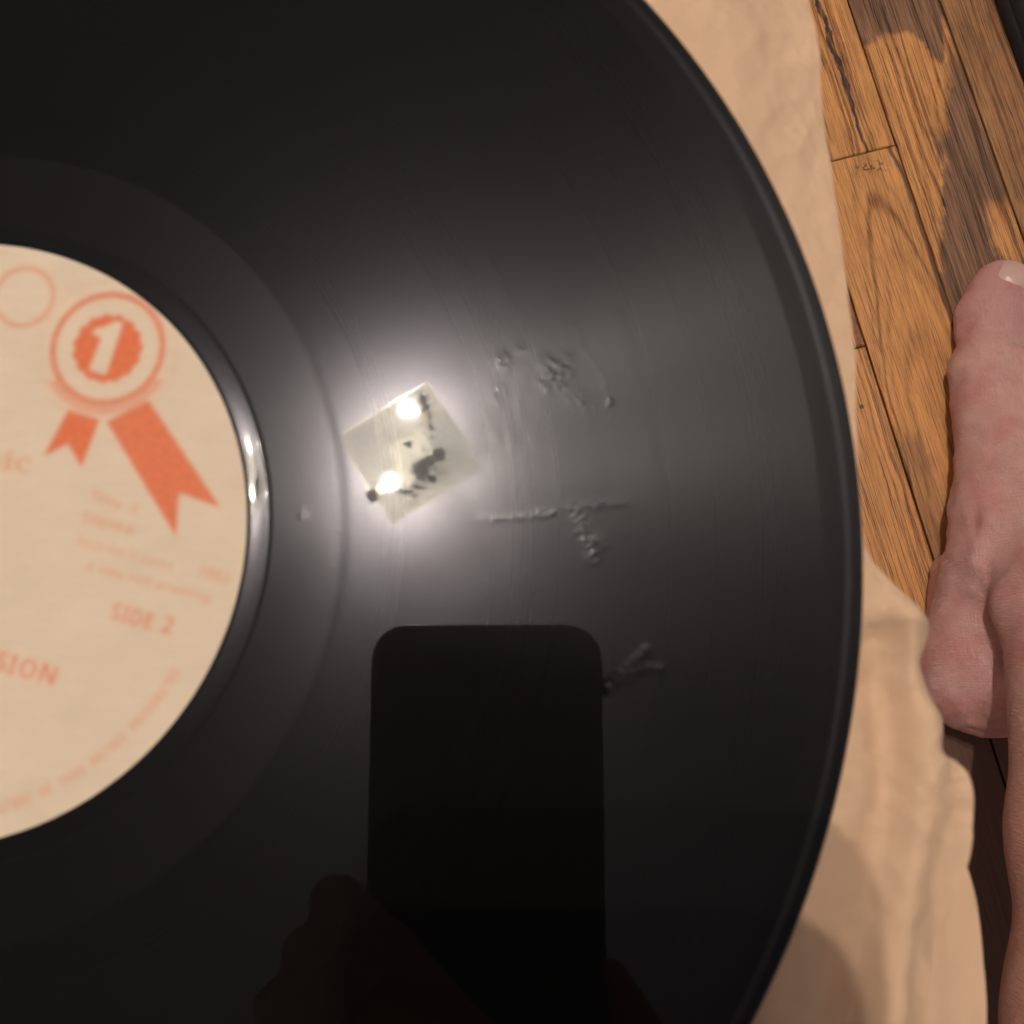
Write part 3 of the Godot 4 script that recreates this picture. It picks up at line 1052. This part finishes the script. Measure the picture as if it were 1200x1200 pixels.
func leg_bones() -> Array:
	var f := []
	# heel and the pad under it
	f.append(bone([229, 30, 3], [237, 36, -38], 31, 29))
	f.append(bone([226, 13, 6], [227.5, 13, -56], 20, 14.5, 5.0))
	f.append(bone([238, 34, -10], [252, 24, -60], 30, 22))
	# inner edge: navicular, first metatarsal, ball
	f.append(bone([240, 50, -62], [245, 48, -88], 29, 27))
	f.append(bone([246, 46, -88], [252, 40, -121], 26, 24.5))
	f.append(bone([252, 40, -121], [252.5, 33, -148], 24, 22.5))
	f.append(bone([252.5, 30, -150], [252, 25.5, -173], 22.5, 24.5))
	# the rest of the instep and the outer edge
	f.append(bone([262, 84, -44], [268, 62, -92], 34, 29))
	f.append(bone([268, 60, -92], [280, 36, -160], 27, 20))
	f.append(bone([282, 48, -80], [300, 30, -150], 26, 20))
	f.append(bone([262, 30, -40], [302, 26, -82], 26, 23))
	f.append(bone([302, 26, -82], [330, 20, -146], 21, 16))
	f.append(bone([272, 26, -172], [300, 24, -176], 20, 18))
	f.append(bone([300, 24, -176], [328, 20, -150], 18, 15))
	# a tendon over the instep, and a vein along its inner side
	f.append(bone([264, 84, -86], [265, 69, -122], 6.0, 5, 9.0))
	f.append(bone([265, 69, -122], [259, 49, -176], 5, 4.5, 7.0))
	f.append(bone([219, 68, -56], [226, 71, -80], 2.8, 2.8, 6.0))
	f.append(bone([226, 71, -80], [236, 64, -108], 2.8, 3.0, 6.0))
	f.append(bone([236, 64, -108], [246, 57, -134], 3.0, 2.4, 6.0))
	# big toe
	f.append(bone([253.5, 23, -184], [257, 20.5, -208], 19, 19, 8.0))
	f.append(bone([257, 20.5, -210], [264.5, 18.5, -226], 21, 19.5, 8.0))
	# small toes
	f.append(bone([281, 24, -188], [292, 27, -214], 11, 9.5, 3.0))
	f.append(bone([292, 27, -214], [296, 13, -236], 9.5, 9.5, 3.0))
	f.append(bone([299, 22, -186], [310, 26, -206], 10.5, 9, 3.0))
	f.append(bone([310, 26, -206], [315, 11, -225], 9, 9, 3.0))
	f.append(bone([315, 20, -176], [325, 24, -193], 10, 8.5, 3.0))
	f.append(bone([325, 24, -193], [331, 10, -210], 8.5, 8.5, 3.0))
	f.append(bone([328, 17, -158], [338, 18, -176], 10, 8, 3.0))
	f.append(bone([338, 18, -176], [343, 9, -190], 8, 8, 3.0))
	# ankle, shin, calf, knee, thigh
	f.append(bone([257, 96, -26], [229, 170, 70], 36, 40))
	f.append(bone([229, 170, 70], [207, 225, 130], 40, 46))
	f.append(bone([207, 225, 130], [144, 415, 340], 46, 54))
	f.append(bone([231, 92, -32], [236, 98, -30], 14, 14, 12.0))
	f.append(bone([236, 38, 18], [236, 100, 14], 14, 12, 14.0))
	f.append(bone([250, 66, -78], [254, 92, -52], 12, 10, 10.0))
	return f


func other_leg_bones() -> Array:
	return [bone([-150, 22, -110], [-150, 30, 10], 24, 30), bone([-168, 20, -105], [-150, 40, -20], 18, 28), bone([-150, 90, -5], [-138, 250, 30], 37, 52), bone([-138, 250, 30], [-130, 372, 60], 54, 56),
		bone([-130, 372, 60], [-110, 380, 330], 58, 78), bone([-110, 380, 330], [-90, 400, 720], 78, 95), bone([144, 415, 340], [112, 420, 520], 58, 78), bone([112, 420, 520], [90, 410, 720], 78, 95), bone([-90, 410, 720], [85, 410, 720], 100, 100)]


func hand_bones() -> Array:
	# the right hand under the phone, with its forearm; fingers wrap its left edge, the thumb its right one
	var f := [bone([130, 560, 460], [70, 585, 310], 46, 34), bone([70, 585, 310], [14, 596, 214], 32, 26)]
	f.append(bone([4, 600, 200], [-24, 606, 112], 20, 12))
	f.append(bone([0, 600, 202], [-29, 606, 128], 19, 12))
	f.append(bone([-4, 600, 204], [-33, 606, 144], 18, 12))
	f.append(bone([-6, 600, 206], [-35, 606, 158], 17, 11))
	for i in 4:
		var z: float = 112.0 + 15.0 * i
		var s: float = [1.0, 1.0, 0.96, 0.84][i]
		f.append(bone([-24 - 3 * i, 607, z], [-52 - 6 * i, 607, z - 30], 10 * s, 9.2 * s, 2.5))
		f.append(bone([-52 - 6 * i, 607, z - 30], [-71 - 8 * i, 622, z - 42], 9.2 * s, 8.4 * s, 2.5))
		f.append(bone([-71 - 8 * i, 622, z - 42], [-69 - 4 * i, 641, z - 38], 8.4 * s, 7.2 * s, 2.5))
	f.append(bone([6, 602, 190], [28, 612, 146], 17, 13, 8.0))
	f.append(bone([28, 612, 146], [25, 630, 118], 11.5, 10, 4.0))
	f.append(bone([25, 630, 118], [12, 643, 98], 10, 8, 4.0))
	return f


func build_person() -> void:
	var o := thing("person", "person with a bare right foot on the floorboards, shin leaning towards the record", "person")
	var sm := skin_material()
	var soles := func(p: Vector3, m: float) -> float:   # the sole is pressed flat on the floor; the skin creases at heel and ankle
		var w := 0.0
		if p.z > -20.0 and p.y < 45.0 and p.x < 275.0:
			w += (ridged.get_noise_3d(p.x * 0.16, p.y * 0.012, p.z * 0.05) - 0.2) * 1.5 * ss(-10.0, 20.0, p.z)
		if p.y < 70.0:
			w += ridged.get_noise_3d(p.x * 0.03, p.y * 0.05, p.z * 0.09) * 0.9 + 1.3 * ss(0.62, 0.95, ridged.get_noise_3d(p.x * 0.016 + 2.0, p.y * 0.016, p.z * 0.011)) * -ss(30.0, 45.0, p.y)
		w += fbm.get_noise_3d(p.x * 0.05, p.y * 0.05, p.z * 0.05) * (1.9 if p.y < 90.0 else 0.5)
		return maxf(m + w * 0.8, 0.6 - p.y)
	var body := part("body", flesh(leg_bones(), 16.0, 2.5, skin_tint, soles), sm, o)
	body.set_meta("label", "bare right foot and shin")
	part("seated_legs", flesh(other_leg_bones(), 30.0, 12.0, skin_tint), sm, o)
	var hm: StandardMaterial3D = sm.duplicate()
	hm.subsurf_scatter_enabled = false
	hm.metallic_specular = 0.2
	hm.roughness = 0.85
	part("hand", flesh(hand_bones(), 9.0, 3.0, skin_tint), hm, o)
	# nail of the big toe
	var nm := mat(lin(0.58, 0.36, 0.30), 0.35)
	part("toenail", sheet(20, 20, func(u, v):
		var q := Vector2((u - 0.5) * 16.5, v * 12.5 - 1.0).rotated(0.0)
		q.y += 1.6 * (1.0 - pow((u - 0.5) * 2.0, 2.0)) * (v * 2.0 - 1.0)
		var d := Vector3(q.x * 0.87 + q.y * 0.5, 0.0, q.x * 0.5 - q.y * 0.87) + Vector3(262.5, 0, -226.5) - Vector3(264.5, 0, -226.0)
		d.y = sqrt(maxf(20.0 * 20.0 - d.length_squared(), 1.0))
		var tuck: float = 20.9 - 0.7 * pow(absf(u - 0.5) * 2.0, 4.0) - 0.9 * pow(1.0 - v, 6.0)
		return (Vector3(264.5, 18.5, -226.0) + d.normalized() * tuck) * MM, 0.0006), nm, o)


# ------------------------------------------------------------------ the phone that takes the picture, mirrored in the record

func build_phone() -> void:
	var o := thing("phone", "dark phone held above the record, its rounded outline mirrored in the vinyl", "phone", Vector3(-0.0257, EYE + 0.0006, 0.0604))
	var m := mat(lin(0.006, 0.0065, 0.007), 0.35)
	part("phone_body", slab(round_rect(0.0745, 0.151, 0.0115, 10), [[0.0015, 0.0008], [0.0004, 0.0014], [0.0, 0.0028], [0.0, 0.0072], [0.001, 0.0088], [0.002, 0.009]]), m, o)
	part("camera_bump", slab(round_rect(0.028, 0.028, 0.007, 8), [[0.0008, 0.0], [0.0, 0.0005], [0.0, 0.0012]]), m, o, Vector3(0.0185, 0.0, -0.0575))
	part("screen", slab(round_rect(0.069, 0.1455, 0.0095, 8), [[0.0, 0.0091], [0.0004, 0.0095]]), mat(lin(0.01, 0.01, 0.012), 0.08), o)
